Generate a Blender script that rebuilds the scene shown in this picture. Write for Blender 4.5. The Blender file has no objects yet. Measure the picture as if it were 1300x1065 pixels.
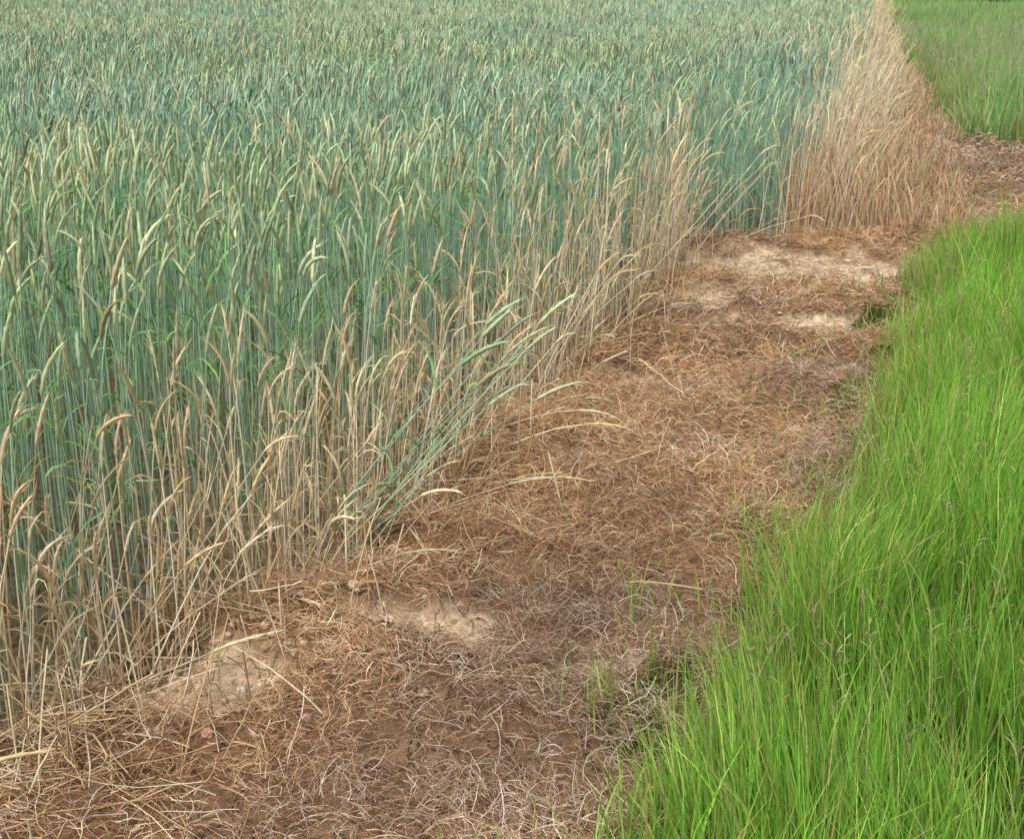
import bpy, math, numpy as np
rng = np.random.default_rng(7)
U = lambda a, b, n: rng.uniform(a, b, n)
PI = math.pi

# ------------------------------------------------------------------ helpers
def vnoise(x, y, s, seed=0):
    x = np.asarray(x, float) / s; y = np.asarray(y, float) / s
    xi = np.floor(x).astype(np.int64); yi = np.floor(y).astype(np.int64)
    fx = x - xi; fy = y - yi
    fx = fx * fx * (3 - 2 * fx); fy = fy * fy * (3 - 2 * fy)
    def h(i, j):
        n = (i * 374761393 + j * 668265263 + seed * 144269504) & 0xffffffff
        n = ((n ^ (n >> 13)) * 1274126177) & 0xffffffff
        return ((n ^ (n >> 16)) & 0xffff) / 65535.0
    a = h(xi, yi); b = h(xi + 1, yi); c = h(xi, yi + 1); d = h(xi + 1, yi + 1)
    return (a * (1 - fx) + b * fx) * (1 - fy) + (c * (1 - fx) + d * fx) * fy

def fbm(x, y, s, seed=0, o=3):
    t = 0; a = 1; w = 0
    for k in range(o):
        t = t + a * vnoise(x, y, s / 2 ** k, seed + k * 17); w += a; a *= .5
    return t / w

def sm(e0, e1, x):
    t = np.clip((x - e0) / (e1 - e0), 0, 1); return t * t * (3 - 2 * t)

def inpoly(x, y, poly):
    ins = np.zeros(len(x), bool); n = len(poly)
    for i in range(n):
        x1, y1 = poly[i]; x2, y2 = poly[(i + 1) % n]
        if y1 == y2: continue
        c = ((y1 > y) != (y2 > y)) & (x < (x2 - x1) * (y - y1) / (y2 - y1) + x1)
        ins ^= c
    return ins

def distline(x, y, pts):
    d = np.full(len(x), 1e9)
    for (x1, y1), (x2, y2) in zip(pts[:-1], pts[1:]):
        dx, dy = x2 - x1, y2 - y1
        t = np.clip(((x - x1) * dx + (y - y1) * dy) / (dx * dx + dy * dy), 0, 1)
        d = np.minimum(d, np.hypot(x - x1 - t * dx, y - y1 - t * dy))
    return d

def S(r, g, b):
    f = lambda c: (c / 255 / 12.92) if c <= 10 else ((c / 255 + .055) / 1.055) ** 2.4
    return np.array([f(r), f(g), f(b)])

# ------------------------------------------------------------------ layout (metres, camera stands at the origin)
R_EDGE = [(-2.1, 1.2), (-1.55, 1.85), (-1.1, 2.5), (-.93, 2.73), (-.73, 3.05), (-.50, 3.44), (-.25, 3.88),
          (0.0, 4.5), (.31, 5.28), (.66, 6.26), (1.0, 7.1), (1.12, 7.95), (1.85, 8.2), (4.7, 16.7), (10, 36), (28, 100), (42, 150)]
RYE = R_EDGE + [(-160, 150), (-160, 1.2)]
G1_EDGE = [(-.12, 1.2), (0.06, 1.9), (.16, 2.17), (.29, 2.42), (.47, 2.73), (.67, 3.24), (.91, 3.67), (1.26, 4.53), (1.68, 5.4),
           (2.05, 6.43), (2.45, 7.36), (3.05, 8.1), (3.95, 8.8), (6, 9.8), (30, 13)]
G1 = G1_EDGE + [(30, 0), (0, 0)]
G2_EDGE = [(30, 17), (7, 13), (5.3, 12.6), (4.5, 12.9), (5.3, 15.4), (6.95, 21), (9.9, 33), (14.4, 50), (43, 150)]
G2 = G2_EDGE + [(300, 150), (300, 20)]

def warp(x, y, a=.22, s=.3):
    return x + (fbm(x, y, s, 91, 2) - .5) * a, y + (fbm(x, y, s, 55, 2) - .5) * a
def in_rye(x, y): return inpoly(*warp(x, y, .26, .35), RYE)
def in_g1(x, y): return inpoly(*warp(x, y, .5, .25), G1)
def in_g2(x, y): return inpoly(*warp(x, y, .9, .8), G2)

BARE = [(1.6, 7.4, 1.1, .5, 1), (1.5, 5.98, .68, .2, 1), (-.24, 2.95, .28, .1, 1), (-.78, 2.72, .3, .16, .95), (.27, 2.75, .12, .05, .8),
        (.95, 6.5, .42, .18, .95), (2.6, 8.5, .5, .2, .7), (.25, 4.2, .2, .07, .8), (.55, 5.2, .24, .08, .85), (2.1, 6.9, .3, .15, .8), (1.1, 5.1, .2, .06, .7)]
def bare(x, y):
    b = np.zeros(len(x))
    n = fbm(x, y, .14, 5, 3)
    for cx, cy, rx, ry, st in BARE:
        q = np.hypot((x - cx) / rx, (y - cy) / ry) + (n - .5) * 1.7
        b = np.maximum(b, st * (1 - sm(.65, 1.2, q)))
    return b

def hgt(x, y):
    x = np.asarray(x, float); y = np.asarray(y, float)
    near = 1 - sm(14, 22, y)
    m = fbm(x, y, .38, 21, 3) ** 1.6 * .21 + (fbm(x, y, 1.6, 33, 2) - .5) * .05
    fld = np.where(inpoly(x.ravel(), y.ravel(), RYE).reshape(x.shape), .25, 1.0)
    b = bare(x.ravel(), y.ravel()).reshape(x.shape)
    return (m * fld * (1 - .6 * b) + (fbm(x, y, .06, 3, 2) - .5) * .012) * near

# ------------------------------------------------------------------ mesh accumulator
class Acc:
    def __init__(s): s.v = []; s.f = []; s.c = []; s.n = 0
    def tubes(s, P, R, C, sides=2, ref=None):
        N, K, _ = P.shape
        if N == 0: return
        T = np.gradient(P, axis=1); T /= np.linalg.norm(T, axis=2, keepdims=True) + 1e-9
        if ref is None:
            a = U(0, 2 * PI, N); ref = np.stack([np.cos(a), np.sin(a), .35 + 0 * a], 1)
        A = np.broadcast_to(ref[:, None, :], P.shape)
        Sd = np.cross(T, A); Sd /= np.linalg.norm(Sd, axis=2, keepdims=True) + 1e-9
        R = np.broadcast_to(R, (N, K))[..., None]
        if sides == 2:
            V = np.stack([P - R * Sd, P + R * Sd], 2)
        else:
            B = np.cross(Sd, T)
            V = np.stack([P + R * (math.cos(2 * PI * j / sides) * Sd + math.sin(2 * PI * j / sides) * B) for j in range(sides)], 2)
        s.v.append(V.reshape(-1, 3).astype(np.float32))
        if C.ndim == 2: C = np.broadcast_to(C[:, None, :], (N, K, 3))
        s.c.append(np.repeat(C.reshape(N * K, 3), sides, axis=0).astype(np.float32))
        i = s.n + (np.arange(N)[:, None, None] * K + np.arange(K - 1)[None, :, None]) * sides
        j = np.arange(1 if sides == 2 else sides)[None, None, :]; j2 = (j + 1) % sides
        F = np.stack([i + j, i + j2, i + sides + j2, i + sides + j], -1)
        s.f.append(F.reshape(-1, 4).astype(np.int32)); s.n += N * K * sides
    def build(s, name, mat):
        v = np.concatenate(s.v); f = np.concatenate(s.f); c = np.concatenate(s.c)
        me = bpy.data.meshes.new(name); me.vertices.add(len(v)); me.vertices.foreach_set('co', v.ravel())
        me.loops.add(f.size); me.loops.foreach_set('vertex_index', f.ravel())
        me.polygons.add(len(f)); me.polygons.foreach_set('loop_start', np.arange(0, f.size, 4, dtype=np.int32))
        me.polygons.foreach_set('use_smooth', np.ones(len(f), bool))
        me.update(calc_edges=True)
        a = me.color_attributes.new('Col', 'FLOAT_COLOR', 'POINT')
        a.data.foreach_set('color', np.concatenate([np.clip(c, 0, 1), np.ones((len(c), 1), np.float32)], 1).ravel().astype(np.float32))
        ob = bpy.data.objects.new(name, me); bpy.context.collection.objects.link(ob); me.materials.append(mat)
        print(name, len(f)); return ob

def arc(base, az, th0, th1, L, K, p=1.3, azc=0., jit=0.):
    N = len(base); t = (np.arange(K - 1) + .5) / (K - 1)
    th = th0[:, None] + (th1 - th0)[:, None] * t[None] ** p
    a = az[:, None] + np.broadcast_to(azc, (N,))[:, None] * t[None]
    if jit: th = th + rng.normal(0, jit, th.shape); a = a + rng.normal(0, jit, a.shape)
    d = np.stack([np.sin(th) * np.cos(a), np.sin(th) * np.sin(a), np.cos(th)], 2) * (L / (K - 1))[:, None, None]
    P = np.concatenate([np.zeros((N, 1, 3)), np.cumsum(d, 1)], 1) + base[:, None, :]
    return P, th[:, -1], a[:, -1]

def grad(c0, c1, K, N, p=1.):
    t = (np.linspace(0, 1, K) ** p)[None, :, None]
    return c0[:, None, :] * (1 - t) + c1[:, None, :] * t if c0.ndim == 2 else np.broadcast_to(c0 * (1 - t) + c1 * t, (N, K, 3))

def vary(c, N, v=.15, h=.05):
    c = np.broadcast_to(c, (N, 3)) * (1 + rng.normal(0, v, (N, 1)))
    return np.clip(c * (1 + rng.normal(0, h, (N, 3))), .003, 1)

def pick(cols, w, N, v=.15, h=.05):
    k = rng.choice(len(cols), N, p=np.array(w) / sum(w)); return vary(np.array(cols)[k], N, v, h)

# ------------------------------------------------------------------ materials
def plant_mat(name, trans=.25, rough=.55, spec=.3, diffuse=False):
    m = bpy.data.materials.new(name); m.use_nodes = True; nt = m.node_tree; nt.nodes.clear()
    o = nt.nodes.new('ShaderNodeOutputMaterial'); at = nt.nodes.new('ShaderNodeAttribute'); at.attribute_name = 'Col'
    tc = nt.nodes.new('ShaderNodeTexCoord'); nz = nt.nodes.new('ShaderNodeTexNoise'); nz.inputs['Scale'].default_value = 45
    nz.inputs['Detail'].default_value = 0
    mr = nt.nodes.new('ShaderNodeMapRange'); mr.inputs[3].default_value = .75; mr.inputs[4].default_value = 1.25
    mx = nt.nodes.new('ShaderNodeVectorMath'); mx.operation = 'SCALE'
    nt.links.new(tc.outputs['Object'], nz.inputs['Vector']); nt.links.new(nz.outputs['Fac'], mr.inputs[0])
    nt.links.new(at.outputs['Color'], mx.inputs[0]); nt.links.new(mr.outputs[0], mx.inputs['Scale'])
    if diffuse:
        p = nt.nodes.new('ShaderNodeBsdfDiffuse'); nt.links.new(mx.outputs[0], p.inputs['Color'])
    else:
        p = nt.nodes.new('ShaderNodeBsdfPrincipled'); p.inputs['Roughness'].default_value = rough
        p.inputs['Specular IOR Level'].default_value = spec
        nt.links.new(mx.outputs[0], p.inputs['Base Color'])
    if trans > 0:
        tr = nt.nodes.new('ShaderNodeBsdfTranslucent'); nt.links.new(mx.outputs[0], tr.inputs['Color'])
        ms = nt.nodes.new('ShaderNodeMixShader'); ms.inputs[0].default_value = trans
        nt.links.new(p.outputs[0], ms.inputs[1]); nt.links.new(tr.outputs[0], ms.inputs[2]); nt.links.new(ms.outputs[0], o.inputs[0])
    else: nt.links.new(p.outputs[0], o.inputs[0])
    return m

M_rye = plant_mat('rye_leaf', 0); M_straw = plant_mat('dry_straw', 0, .6, .3, True); M_mat = plant_mat('dead_grass', 0, diffuse=True)
M_grass = plant_mat('grass_blade', .3, .45, .35); M_hedge = plant_mat('hedge_leaf', 0, diffuse=True)

# ------------------------------------------------------------------ ground sheet
xs = np.concatenate([-np.geomspace(400, 3.2, 40), np.arange(-3.1, 5.0, .03), np.geomspace(5.05, 500, 60)])
ys = np.concatenate([-np.geomspace(200, 1.2, 20), np.arange(-1, 1.5, .25), np.arange(1.5, 10.0, .03), np.geomspace(10.05, 600, 90)])
GX, GY = np.meshgrid(xs, ys); gx, gy = GX.ravel(), GY.ravel()
gz = hgt(gx, gy); nx, ny = len(xs), len(ys)
wr = in_rye(gx, gy); g1 = in_g1(gx, gy); g2 = in_g2(gx, gy); bb = bare(gx, gy)
soil = S(210, 186, 155); thatch = S(136, 107, 81)
n1 = fbm(gx, gy, .3, 77, 3)[:, None]; n2 = fbm(gx, gy, .08, 78, 2)[:, None]
gc = thatch * (.6 + .5 * n1 + .3 * n2)
gc = gc * (1 - bb[:, None]) + soil * (.55 + .5 * n1 + .4 * n2) * bb[:, None]
gc[wr] = (S(128, 114, 88) * (.7 + .5 * n1))[wr]
gc[g1] = (S(66, 76, 34) * (.7 + .6 * n1))[g1]; gc[g2] = (S(82, 108, 54) * (.7 + .6 * n1))[g2]
far = gy > 150; gc[far] = S(90, 115, 70)
i = (np.arange(ny - 1)[:, None] * nx + np.arange(nx - 1)[None]).ravel()
A = Acc(); A.v = [np.stack([gx, gy, gz], 1).astype(np.float32)]; A.f = [np.stack([i, i + 1, i + 1 + nx, i + nx], 1).astype(np.int32)]
A.c = [gc.astype(np.float32)]
mg = bpy.data.materials.new('soil'); mg.use_nodes = True; nt = mg.node_tree
p = nt.nodes['Principled BSDF']; p.inputs['Roughness'].default_value = .95; p.inputs['Specular IOR Level'].default_value = .1
at = nt.nodes.new('ShaderNodeAttribute'); at.attribute_name = 'Col'; tc = nt.nodes.new('ShaderNodeTexCoord')
nz = nt.nodes.new('ShaderNodeTexNoise'); nz.inputs['Scale'].default_value = 28; nz.inputs['Detail'].default_value = 8
nz2 = nt.nodes.new('ShaderNodeTexNoise'); nz2.inputs['Scale'].default_value = 9; nz2.inputs['Detail'].default_value = 4
vo = nt.nodes.new('ShaderNodeTexVoronoi'); vo.feature = 'DISTANCE_TO_EDGE'; vo.inputs['Scale'].default_value = 9
vadd = nt.nodes.new('ShaderNodeVectorMath'); vadd.operation = 'MULTIPLY_ADD'; vadd.inputs[1].default_value = (.2, .2, .2)
nt.links.new(tc.outputs['Object'], nz.inputs['Vector']); nt.links.new(tc.outputs['Object'], nz2.inputs['Vector'])
nt.links.new(nz2.outputs['Color'], vadd.inputs[0]); nt.links.new(tc.outputs['Object'], vadd.inputs[2]); nt.links.new(vadd.outputs[0], vo.inputs['Vector'])
mr = nt.nodes.new('ShaderNodeMapRange'); mr.inputs[1].default_value = .3; mr.inputs[2].default_value = .7; mr.inputs[3].default_value = .65; mr.inputs[4].default_value = 1.3
nt.links.new(nz.outputs['Fac'], mr.inputs[0])
cr = nt.nodes.new('ShaderNodeMapRange'); cr.inputs[1].default_value = 0; cr.inputs[2].default_value = .03; cr.inputs[3].default_value = .6; cr.inputs[4].default_value = 1
nt.links.new(vo.outputs['Distance'], cr.inputs[0])
mu = nt.nodes.new('ShaderNodeMath'); mu.operation = 'MULTIPLY'; nt.links.new(mr.outputs[0], mu.inputs[0]); nt.links.new(cr.outputs[0], mu.inputs[1])
sc = nt.nodes.new('ShaderNodeVectorMath'); sc.operation = 'SCALE'; nt.links.new(at.outputs['Color'], sc.inputs[0]); nt.links.new(mu.outputs[0], sc.inputs['Scale'])
nt.links.new(sc.outputs[0], p.inputs['Base Color'])
bp = nt.nodes.new('ShaderNodeBump'); bp.inputs['Strength'].default_value = .8; bp.inputs['Distance'].default_value = .02
nt.links.new(mu.outputs[0], bp.inputs['Height']); nt.links.new(bp.outputs[0], p.inputs['Normal'])
A.build('ground', mg)

# ------------------------------------------------------------------ sampling inside the part of the world that can be seen
def wedge(y0, y1, dens, xmin=-1e9, xmax=1e9):
    W = .46 * y1 + 1.1
    lo, hi = max(-W, xmin), min(W, xmax)
    n = int((hi - lo) * (y1 - y0) * dens)
    x = U(lo, hi, n); y = U(y0, y1, n); k = np.abs(x) < .46 * y + 1.1
    return x[k], y[k]

# ------------------------------------------------------------------ rye plants
C_stemlo = S(174, 203, 186); C_stemhi = S(162, 199, 170)
C_ear = [S(186, 203, 162), S(170, 196, 158), S(202, 211, 172), S(206, 195, 158), S(154, 179, 142)]
C_leaf = [S(122, 180, 108), S(136, 188, 132), S(152, 198, 106), S(190, 198, 100)]
def rye(acc, x, y, H, lod, col='green', lean=None, az=None, th1=None, earth=None, deep=None):
    N = len(x)
    if N == 0: return
    if az is None: az = rng.normal(.1, 1.1, N) + np.where(rng.random(N) < .3, PI, 0)
    if lean is None: lean = np.abs(rng.normal(0, .045, N))
    if th1 is None: th1 = lean + np.abs(rng.normal(.08, .09, N))
    K = [6, 3, 3][lod]; z = hgt(x, y) - .01
    b = np.stack([x, y, z], 1)
    if col == 'green':
        tint = (fbm(x, y, 2.5, 8, 2) - .5)[:, None] * np.array([.35, .12, -.2]) + 1
        c0 = vary(C_stemlo, N, .18, .04) * .9 * tint; c1 = vary(C_stemhi, N, .16, .04) * tint
        ce = np.clip(pick(C_ear, [4, 4, 2, .7, 1.8], N, .16, .03) * tint, 0, 1)
        if lod == 0:
            yb = rng.random(N) < .14; c0[yb] = vary(S(210, 202, 160), yb.sum(), .1, .03)
    else:
        c0 = pick([S(240, 224, 192), S(232, 212, 174), S(200, 170, 128), S(246, 235, 210)], [4, 3, 1, 2.5], N, .1, .03)
        c1 = vary(np.array([1., 1, 1]), N, .1, .02) * c0; ce = pick([S(238, 219, 182), S(224, 198, 154), S(212, 204, 160)], [3, 1.5, 1.5], N, .1, .03)
    P, the, aze = arc(b, az, lean, th1, H, K, 2.0, jit=.025 if lod == 0 else 0)
    r = [.0033, .0036, .0058][lod] * U(.7, 1.25, N)[:, None] * np.linspace(1.05, .55, K)[None]
    acc.tubes(P, r, grad(c0, c1, K, N, .8), 3 if lod == 0 else 2, None if lod == 0 else np.broadcast_to(np.array([0.15, -1, .1]), (N, 3)) + rng.normal(0, .5, (N, 3)))
    top = P[:, -1]
    # ear
    KE = [9, 6, 4][lod]; LE = U(.085, .135, N) * [1.2, 1.2, 1.3][lod]
    t1 = the + (np.abs(rng.normal(.36, .38, N)) if earth is None else earth)
    E, _, _ = arc(top, aze + rng.normal(0, .15, N), the + .03, t1, LE, KE, 1.0)
    s = np.linspace(0, 1, KE); prof = np.interp(s, [0, .12, .5, .85, 1], [.4, .9, 1, .7, .15])
    if lod == 0: prof = prof * (1 + .16 * np.where(np.arange(KE) % 2, 1, -1))
    re = [.0068, .0078, .0100][lod] * (1 if col == 'green' else .72)
    hasear = np.ones(N) if col == 'green' else (rng.random(N) < .72) * 1.
    acc.tubes(E, re * prof[None] * (U(.75, 1.15, N) * np.where(hasear > 0, 1, .15))[:, None], grad(ce * .85, ce, KE, N), [4, 3, 2][lod])
    # awns
    na = [20, 5, 0][lod]
    if na:
        h = hasear > 0; Eh = E[h]; n_ = len(Eh)
        q = rng.integers(0, KE - 1, (n_, na)); f = U(0, 1, (n_, na))[..., None]
        ii = np.arange(n_)[:, None]; Pb = Eh[ii, q] * (1 - f) + Eh[ii, q + 1] * f
        T = Eh[ii, q + 1] - Eh[ii, q]; T /= np.linalg.norm(T, axis=2, keepdims=True) + 1e-9
        D = T + rng.normal(0, .24, T.shape); D /= np.linalg.norm(D, axis=2, keepdims=True)
        LA = U(.022, .045, (n_, na))[..., None]
        PA = np.stack([Pb, Pb + D * LA], 2).reshape(-1, 2, 3)
        ca = np.repeat(np.clip(ce[h] * 1.12, 0, 1), na, 0)
        acc.tubes(PA, np.array([.0011, .0003])[None] * [1, 2.2][min(lod, 1)], ca, 2)
    # leaves
    nl = [3, 1, 1][lod]
    for k in range(nl):
        m = rng.random(N) < (.8 if col == 'green' else .6); n = m.sum()
        if n == 0: continue
        fr = U(.12, .9, n) if lod == 0 else U(.5, .92, n)
        qi = fr * (K - 1); q0 = np.minimum(qi.astype(int), K - 2); ff = (qi - q0)[:, None]
        Pm = P[m]; j = np.arange(n); bl = Pm[j, q0] * (1 - ff) + Pm[j, q0 + 1] * ff
        KL = [5, 3, 3][lod]
        L, _, _ = arc(bl, U(0, 2 * PI, n), U(.1, .5, n), U(.6, 2.5, n) + (.5 if col != 'green' else 0), U(.09, .22, n) * (1 if col == 'green' else .8), KL, 1.1, U(-.8, .8, n), .1 if lod == 0 else 0)
        if col == 'green':
            cl = pick(C_leaf, [4, 3, 3, .5], n, .18, .05); low = fr < .35
            cl[low & (rng.random(n) < .4)] = S(206, 190, 130)
        else: cl = pick([S(232, 212, 174), S(208, 180, 138)], [1, 1], n, .12, .03)
        w = np.interp(np.linspace(0, 1, KL), [0, .3, 1], [.7, 1, .08]) * [.0038, .0044, .0062][lod] * (1 if col == 'green' else .8)
        acc.tubes(L, w[None], grad(cl * .9, cl, KL, n), 2)

G = Acc(); D = Acc()
def fieldpts(y0, y1, dens):
    x, y = wedge(y0, y1, dens, xmax=.34 * y1 + 1); k = in_rye(x, y); return x[k], y[k]
# near
x, y = fieldpts(1.4, 9.5, 205); d = distline(x, y, R_EDGE)
fw = .04 + .34 * fbm(x, y, .45, 12, 2) ** 1.2; fw = np.where((x > 1.1) & (y > 7.6), .03, fw)
dead = (d < fw) | (rng.random(len(x)) < .35 * (1 - sm(0, 1, (d - fw) / .22)))
hn = .91 + .2 * fbm(x, y, .9, 40, 2)
H = hn * (.76 + .24 * sm(.0, .55, d)) * U(.78, 1.08, len(x)); g = ~dead
l0 = g & ((y < 7) | (d < .8)); l1 = g & ~l0
rye(G, x[l0], y[l0], H[l0], 0); rye(G, x[l1], y[l1], H[l1], 1)
# extra stalks in the dead front rows, thicker in some places than in others
x2, y2 = fieldpts(1.4, 7.9, 220); d2 = distline(x2, y2, R_EDGE); k = (d2 < .3) & (rng.random(len(x2)) < 1.7 * sm(.35, .75, fbm(x2, y2, .3, 66, 2)))
xd, yd, dd = np.r_[x[dead], x2[k]], np.r_[y[dead], y2[k]], np.r_[d[dead], d2[k]]; n = len(xd)
Hd = (.56 + .26 * sm(4.0, 6.2, yd) + .2 * sm(0, .45, dd)) * U(.4, 1.18, n)
az = rng.normal(-.3, 1.6, n); le = np.abs(rng.normal(.07, .1, n)); fallen = rng.random(n) < .13
le[fallen] = U(.25, 1.1, fallen.sum())
rye(D, xd, yd, Hd, 0, 'dead', le, az, le + np.abs(rng.normal(.06, .1, n)), np.abs(rng.normal(.4, .45, n)))
# stalks flopping out of the crop over the dead strip
E = np.array(R_EDGE); n = 42; k = rng.integers(2, 10, n); t = U(0, 1, n)
bx = E[k, 0] * (1 - t) + E[k + 1, 0] * t - U(0, .12, n); by = E[k, 1] * (1 - t) + E[k + 1, 1] * t + U(-.05, .05, n)
le = U(.3, 1.25, n); rye(D, bx, by, U(.28, .62, n), 0, 'dead', le, rng.normal(-.4, 1.2, n), le + U(.05, .4, n), U(.1, .6, n))
# mid / far
x, y = fieldpts(9.5, 20, 150); rye(G, x, y, (.98 + .22 * fbm(x, y, 1.2, 40, 2)) * U(.86, 1.08, len(x)), 1)
x, y = fieldpts(20, 40, 60); rye(G, x, y, (.98 + .22 * fbm(x, y, 1.6, 40, 2)) * U(.86, 1.08, len(x)), 2)
x, y = fieldpts(40, 110, 8); rye(G, x, y, 1.1 * U(.85, 1.08, len(x)), 2)
# stems of the lodged bunch that leans out of the field
n = 12; bx = rng.normal(-.60, .08, n); by = rng.normal(3.36, .06, n)
t0 = U(.5, .8, n); rye(G, bx, by, U(.78, 1.0, n), 0, 'green', t0, rng.normal(.02, .12, n), t0 + U(.0, .2, n), U(.2, .6, n))

# ------------------------------------------------------------------ dead strip running along the far field edge
R2 = R_EDGE[12:]
x, y = wedge(7.6, 40, 115, xmin=1.6); d = distline(x, y, R2)
ok = (~in_rye(x, y)) & (~in_g2(x, y)) & (~in_g1(x, y)) & (d < .42 + .012 * y) & (y > 7.95 + .1 * fbm(x, y, .2, 3, 2)); x, y, d = x[ok], y[ok], d[ok]
w = (1.05 * (1 - sm(.08, .6, d)) + .3) * U(.5, 1.0, len(x))
n = len(x); le = np.abs(rng.normal(.12, .14, n)); nr = y < 11.5
for lod, k in ((0, nr), (1, ~nr)):
    rye(D, x[k], y[k], w[k], lod, 'dead', le[k], rng.normal(0, 1.2, k.sum()), le[k] + U(0, .25, k.sum()))
# thin reddish dry grass standing in the strip
x, y = wedge(7.9, 40, 400, xmin=1.8); d = distline(x, y, R2)
ok = (~in_rye(x, y)) & (~in_g2(x, y)) & (~in_g1(x, y)) & (d < .85 + .6 * fbm(x, y, .5, 2, 2)); x, y, d = x[ok], y[ok], d[ok]; n = len(x)
hh = (.68 - .38 * sm(.3, 1.0, d)) * U(.35, 1.2, n) * np.where(y > 11, .58, 1)
P, _, _ = arc(np.stack([x, y, hgt(x, y)], 1), U(0, 2 * PI, n), np.abs(rng.normal(0, .2, n)), U(.1, 1.2, n), hh, 5, 2)
c = pick([S(216, 184, 146), S(196, 160, 122), S(228, 204, 168), S(166, 130, 98)], [3, 2, 3, 1.3], n, .15, .03)
D.tubes(P, np.array([.002, .0018, .0016, .0012, .0004])[None] * (1 + y[:, None] / 14), grad(c * .8, c, 5, n), 2)

# loose straw lying on the ground beside the rye
def straw(bx, by, Lmin, Lmax, rad=.0024, cr=0):
    k_ = rng.random(len(bx)) > .75 * bare(bx, by); bx, by = bx[k_], by[k_]
    n = len(bx); b = np.stack([bx, by, hgt(bx, by) + U(.01, .07, n)], 1)
    t0 = U(1.05, 1.62, n)
    P, _, _ = arc(b, U(0, 2 * PI, n), t0, t0 + U(-.05, .35, n), U(Lmin, Lmax, n), 6, 1, U(-.5, .5, n), .06)
    P[:, :, 2] = np.maximum(P[:, :, 2], hgt(P[:, :, 0], P[:, :, 1]) + .006)
    c = pick([S(228, 208, 172), S(210, 184, 142), S(242, 230, 202), S(188, 156, 116)], [3, 2.5, 1.5, 1.7], n, .12, .03)
    D.tubes(P, (rad * U(.4, 1.15, n))[:, None], c, 3)
n = 320; k = rng.integers(1, 11, n); t = U(0, 1, n)
straw(E[k, 0] * (1 - t) + E[k + 1, 0] * t + np.abs(rng.normal(0, .2, n)) - .15, E[k, 1] * (1 - t) + E[k + 1, 1] * t - np.abs(rng.normal(0, .12, n)), .08, .34)
n = 190; straw(rng.normal(-1.05, .28, n), rng.normal(2.36, .2, n), .06, .34)
n = 80; straw(rng.normal(.05, .4, n), rng.normal(4.1, .6, n), .08, .38)
# short broken stubble
n = 400; k = rng.integers(1, 11, n); t = U(0, 1, n)
bx = E[k, 0] * (1 - t) + E[k + 1, 0] * t + rng.normal(.06, .16, n); by = E[k, 1] * (1 - t) + E[k + 1, 1] * t - rng.normal(.06, .12, n)
le = np.abs(rng.normal(.15, .25, n)); P, _, _ = arc(np.stack([bx, by, hgt(bx, by) - .01], 1), U(0, 2 * PI, n), le, le + U(0, .3, n), U(.06, .34, n), 4, 1)
D.tubes(P, (.0027 * U(.5, 1.2, n))[:, None], pick([S(234, 216, 180), S(204, 174, 132)], [2, 1.5], n, .1, .03), 3)

G.build('rye_field', M_rye); D.build('dead_rye_stalks', M_straw)

# ------------------------------------------------------------------ matted dead grass
Mt = Acc()
def matfib(y0, y1, dens, wscale, K, Ls=1.):
    x, y = wedge(y0, y1, dens, xmin=-.8 * 2.2)
    k = (~inpoly(*warp(x, y, .2), [(a - .22, b) for a, b in R_EDGE] + [(-160, 150), (-160, 1.2)])) & (~in_g2(x, y))
    gg = in_g1(x, y) ; dg = distline(x, y, G1_EDGE); k &= ~(gg & (rng.random(len(x)) < sm(0, .5, dg) * .97))
    tu = fbm(x, y, .13, 60, 2)
    k &= rng.random(len(x)) > bare(x, y) * .985
    k &= rng.random(len(x)) < .24 + 1.3 * sm(.28, .58, tu)
    x, y, tu = x[k], y[k], tu[k]; n = len(x)
    az = 4 * PI * fbm(x, y, .25, 71, 2) + rng.normal(0, 1.5, n)
    b = np.stack([x, y, hgt(x, y) + U(-.005, .035, n) * (tu * 2.1)], 1)
    t0 = U(.4, 1.5, n)
    P, _, _ = arc(b, az, t0, t0 + U(.3, 1.5, n), U(.035, .125, n) * Ls, K, 1, rng.normal(0, 2.0, n), .2)
    P[:, :, 2] = np.maximum(P[:, :, 2], b[:, None, 2] - .02)
    big = fbm(x, y, .4, 81, 3)[:, None]
    c = pick([S(190, 159, 126), S(210, 186, 156), S(158, 122, 90), S(232, 214, 188)], [4, 3, 3, 1.2], n, .2, .05)
    c = c * (.54 + .88 * big)
    pk = sm(.42, .62, fbm(x, y, .7, 83, 2))[:, None]; c = c * (1 + pk * np.array([-.02, .0, .10]) + (1 - pk) * np.array([.06, 0, -.07]))
    wy = sm(0, .5, distline(x, y, R_EDGE))[:, None]; c = c * (1 + (1 - wy) * np.array([.1, .07, 0.]))
    Mt.tubes(P, (.00095 * wscale * U(.6, 1.4, n))[:, None] * np.linspace(1, .5, K)[None], c, 2)
matfib(1.6, 5.2, 13500, 1.0, 5); matfib(5.2, 9, 7000, 1.5, 4, 1.1); matfib(9, 16, 2000, 2.8, 4, 1.3); matfib(16, 60, 180, 7, 3, 2)
Mt.build('dead_grass_mat', M_mat)

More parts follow.
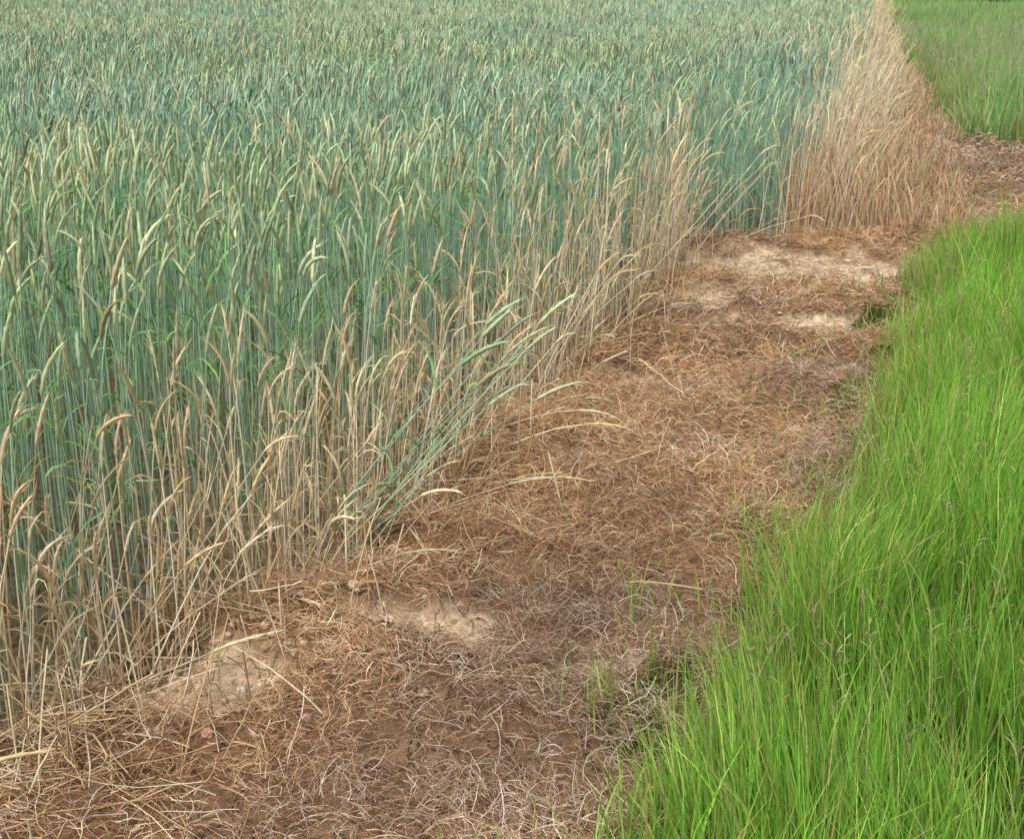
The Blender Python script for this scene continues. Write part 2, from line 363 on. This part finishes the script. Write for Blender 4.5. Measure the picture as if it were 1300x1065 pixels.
# ------------------------------------------------------------------ green grass
GR = Acc()
def grass(y0, y1, dens, poly, edge, hmin, hmax, ws, K, cols, wts, xmin=-1, clump=.35):
    x, y = wedge(y0, y1, dens, xmin=xmin)
    ins = poly(x, y); de = distline(x, y, edge)
    core = inpoly(x, y, G1) | inpoly(x, y, G2)
    keep = ins & (rng.random(len(x)) < .12 + .88 * sm(0, .4, de)) & (core | (de < .14)); keep |= (~ins) & (de < .22) & (rng.random(len(x)) < .02)
    keep &= ~in_rye(x, y)
    cl = fbm(x, y, clump, 14, 2); keep &= rng.random(len(x)) < .35 + 1.3 * sm(.25, .6, cl)
    x, y, de, cl = x[keep], y[keep], de[keep], cl[keep]; core = core[keep]; n = len(x)
    L = U(hmin, hmax, n) * (.5 + .95 * cl) * (.45 + .55 * sm(0, .4, de)) * np.where(rng.random(n) < .06, 1.35, 1) * np.where(core, 1, .65)
    az = 3 * PI * fbm(x, y, .5, 19, 2) + rng.normal(0, 1.1, n)
    t0 = np.abs(rng.normal(.07, .13, n))
    P, _, _ = arc(np.stack([x, y, hgt(x, y) - .01], 1), az, t0, t0 + np.abs(rng.normal(.28, .4, n)), L, K, 1.8, rng.normal(0, .3, n))
    c = pick(cols, wts, n, .2, .06) * (.76 + .48 * fbm(x, y, clump * 2, 15, 2))[:, None]
    dr = rng.random(n) < .35 * (1 - sm(0, .5, de)); c[dr] = pick([S(206, 190, 140), S(190, 186, 110)], [1, 1], dr.sum())
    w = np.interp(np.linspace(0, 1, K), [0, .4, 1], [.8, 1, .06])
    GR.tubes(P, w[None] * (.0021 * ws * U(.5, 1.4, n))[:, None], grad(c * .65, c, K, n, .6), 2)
cols = [S(154, 204, 80), S(130, 188, 70), S(180, 218, 102), S(210, 212, 122), S(220, 198, 150)]
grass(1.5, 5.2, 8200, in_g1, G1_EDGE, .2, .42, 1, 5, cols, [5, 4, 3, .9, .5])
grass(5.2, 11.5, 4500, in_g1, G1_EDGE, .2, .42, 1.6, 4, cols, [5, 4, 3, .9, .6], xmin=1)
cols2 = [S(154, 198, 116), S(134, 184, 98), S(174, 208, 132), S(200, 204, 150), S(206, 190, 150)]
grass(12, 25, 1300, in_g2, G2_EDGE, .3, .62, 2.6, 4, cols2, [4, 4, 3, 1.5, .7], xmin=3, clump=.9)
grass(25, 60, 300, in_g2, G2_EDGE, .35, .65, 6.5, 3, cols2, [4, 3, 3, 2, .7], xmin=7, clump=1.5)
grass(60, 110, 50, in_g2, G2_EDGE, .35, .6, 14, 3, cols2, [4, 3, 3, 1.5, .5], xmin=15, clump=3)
# flowering heads above the grass
def panicles(x, y, h, col, seedcol, sc=1.):
    n = len(x); b = np.stack([x, y, hgt(x, y)], 1)
    P, th, a = arc(b, U(0, 2 * PI, n), np.abs(rng.normal(.05, .08, n)), U(.15, .5, n), h, 7, 1.8)
    GR.tubes(P, np.full((1, 7), .0009 * sc), np.broadcast_to(col, (n, 3)), 2)
    for k in range(14):
        f = U(.68, 1, n) * 6; q = np.minimum(f.astype(int), 5); ff = (f - q)[:, None]; j = np.arange(n)
        bb_ = P[j, q] * (1 - ff) + P[j, q + 1] * ff
        Q, _, _ = arc(bb_, U(0, 2 * PI, n), U(.3, .9, n), U(.9, 1.5, n), U(.012, .035, n), 4)
        GR.tubes(Q, np.array([.0004, .0008, .0016, .0004])[None] * sc, vary(seedcol, n, .15), 2)
x, y = wedge(1.8, 9, 34, xmin=0); k = in_g1(x, y) & (distline(x, y, G1_EDGE) > .15); panicles(x[k], y[k], U(.36, .56, k.sum()), S(160, 196, 100), S(176, 160, 120))
n = 70; x = rng.normal(2.75, .35, n); y = rng.normal(8.9, .6, n); panicles(x, y, U(.35, .65, n), S(150, 180, 110), S(170, 180, 130))
x, y = wedge(12.5, 34, 26, xmin=3); k = in_g2(x, y); panicles(x[k], y[k], U(.5, .8, k.sum()), S(176, 184, 140), S(206, 196, 164), 2)
GR.build('grass', M_grass)

# ------------------------------------------------------------------ small green weeds on the dead strip
W = Acc()
for (cx, cy, nn, s) in [(.98, 4.75, 26, .1), (.62, 3.45, 10, .06), (1.25, 5.3, 12, .07), (.3, 4.6, 8, .05), (2.3, 8.3, 30, .14), (2.9, 9.6, 40, .25)]:
    x = rng.normal(cx, s, nn); y = rng.normal(cy, s, nn)
    P, _, _ = arc(np.stack([x, y, hgt(x, y)], 1), U(0, 2 * PI, nn), U(.2, 1, nn), U(.8, 1.9, nn), U(.05, .14, nn), 5, 1.2)
    c = pick([S(134, 176, 104), S(156, 186, 126)], [1, 1], nn)
    W.tubes(P, np.array([.001, .0025, .003, .002, .0003])[None], c, 2)
W.build('weeds', M_grass)

# ------------------------------------------------------------------ soil clods and pebbles
bpy.ops.mesh.primitive_ico_sphere_add(subdivisions=2, radius=1); ico = bpy.context.object; me0 = ico.data
iv = np.array([v.co[:] for v in me0.vertices]); itr = np.array([list(p.vertices) for p in me0.polygons]); bpy.data.objects.remove(ico)
C = []
def clods(cx, cy, rx, ry, n, smin, smax):
    for _ in range(n):
        x = rng.normal(cx, rx); y = rng.normal(cy, ry); s = smin + (smax - smin) * rng.random() ** 2.5
        C.append((x, y, s))
clods(-.75, 2.76, .26, .15, 280, .003, .018); clods(-.3, 2.96, .2, .08, 110, .002, .011); clods(-.4, 3.35, .2, .2, 40, .004, .018)
clods(1.45, 7.3, .6, .35, 200, .005, .025); clods(1.4, 5.95, .45, .15, 100, .004, .018); clods(.27, 2.75, .12, .06, 40, .003, .010)
CV = []; CF = []; CC = []; o = 0
CX = np.array([c[0] for c in C]); CY = np.array([c[1] for c in C]); CZ = hgt(CX, CY)
for (x, y, s), z in zip(C, CZ):
    v = iv * (1 + rng.normal(0, .13, (len(iv), 1))) * np.array([s * U(.7, 1.2, 1)[0], s * U(.7, 1.2, 1)[0], s * .6]) + np.array([x, y, z + s * .25])
    CV.append(v); CF.append(itr + o); o += len(iv)
    CC.append(np.broadcast_to(vary(S(204, 180, 148) if rng.random() < .9 else S(216, 204, 184), 1, .12)[0], (len(iv), 3)))
me = bpy.data.meshes.new('soil_clods'); me.from_pydata(np.concatenate(CV).tolist(), [], np.concatenate(CF).tolist())
a = me.color_attributes.new('Col', 'FLOAT_COLOR', 'POINT'); cc = np.concatenate(CC)
a.data.foreach_set('color', np.concatenate([cc, np.ones((len(cc), 1))], 1).ravel().astype(np.float32))
ob = bpy.data.objects.new('soil_clods', me); bpy.context.collection.objects.link(ob); me.materials.append(mg)

# ------------------------------------------------------------------ hedge at the end of the track
HD = Acc()
for k in range(46):
    t = k / 45; cx = 24 + 60 * t + rng.normal(0, .5) if k > 0 else 24.5; cy = 74 + 14 * t + rng.normal(0, .8)
    R = rng.uniform(1.2, 2.1); hh = rng.uniform(1.4, 2.6); n = 700
    v = rng.normal(0, 1, (n, 3)); v /= np.linalg.norm(v, axis=1, keepdims=True); rad = U(.45, 1.08, n)[:, None] ** .6
    pos = v * rad * np.array([R, R, hh * .55]) * (1 + .25 * np.sin(v[:, :1] * 7 + k) * np.cos(v[:, 2:] * 6)) + np.array([cx, cy, hh * .55])
    pos[:, 2] = np.maximum(pos[:, 2], .05)
    P, _, _ = arc(pos, U(0, 2 * PI, n), U(.2, 2, n), U(.8, 2.5, n), U(.15, .3, n), 3)
    HD.tubes(P, np.array([.03, .08, .01])[None], pick([S(74, 104, 54), S(88, 116, 62), S(108, 128, 72)], [3, 3, 1], n, .2), 2)
    b = np.array([[cx, cy, 0.]] * 5); P, _, _ = arc(b, U(0, 6.28, 5), U(0, .2, 5), U(.3, .8, 5), np.full(5, hh * .8), 5)
    HD.tubes(P, np.linspace(.05, .015, 5)[None], vary(S(90, 75, 58), 5), 4)
HD.build('hedge', M_hedge)

# ------------------------------------------------------------------ light
el, rot = 56, -140
w = bpy.data.worlds.new('World'); bpy.context.scene.world = w; w.use_nodes = True; nt = w.node_tree
bg = nt.nodes['Background']; sk = nt.nodes.new('ShaderNodeTexSky'); sk.sky_type = 'NISHITA'; sk.sun_disc = False
sk.sun_elevation = math.radians(el); sk.sun_rotation = math.radians(rot); sk.dust_density = 4; sk.ozone_density = .6
hs = nt.nodes.new('ShaderNodeHueSaturation'); hs.inputs['Saturation'].default_value = .4
nt.links.new(sk.outputs[0], hs.inputs['Color']); nt.links.new(hs.outputs[0], bg.inputs[0]); bg.inputs[1].default_value = .15
sl = bpy.data.lights.new('sun', 'SUN'); sl.energy = 2.0; sl.angle = math.radians(22); sl.color = (1, .98, .95)
so = bpy.data.objects.new('sun', sl); bpy.context.collection.objects.link(so)
from mathutils import Vector
r = math.radians(rot); dv = Vector((math.sin(r) * math.cos(math.radians(el)), math.cos(r) * math.cos(math.radians(el)), math.sin(math.radians(el))))
so.rotation_euler = dv.to_track_quat('Z', 'Y').to_euler(); so.location = (0, 0, 20)

cam = bpy.data.cameras.new('camera'); co = bpy.data.objects.new('camera', cam); bpy.context.collection.objects.link(co)
co.location = (0, 0, 1.75); co.rotation_euler = (math.radians(90 - 18.45), 0, 0)
cam.sensor_width = 36; cam.sensor_fit = 'HORIZONTAL'; cam.lens = 42.92; cam.shift_y = -45 / 1300; cam.clip_end = 2000; cam.clip_start = .05
sc_ = bpy.context.scene; sc_.camera = co
sc_.view_settings.view_transform = 'Standard'; sc_.view_settings.look = 'None'; sc_.view_settings.exposure = 0
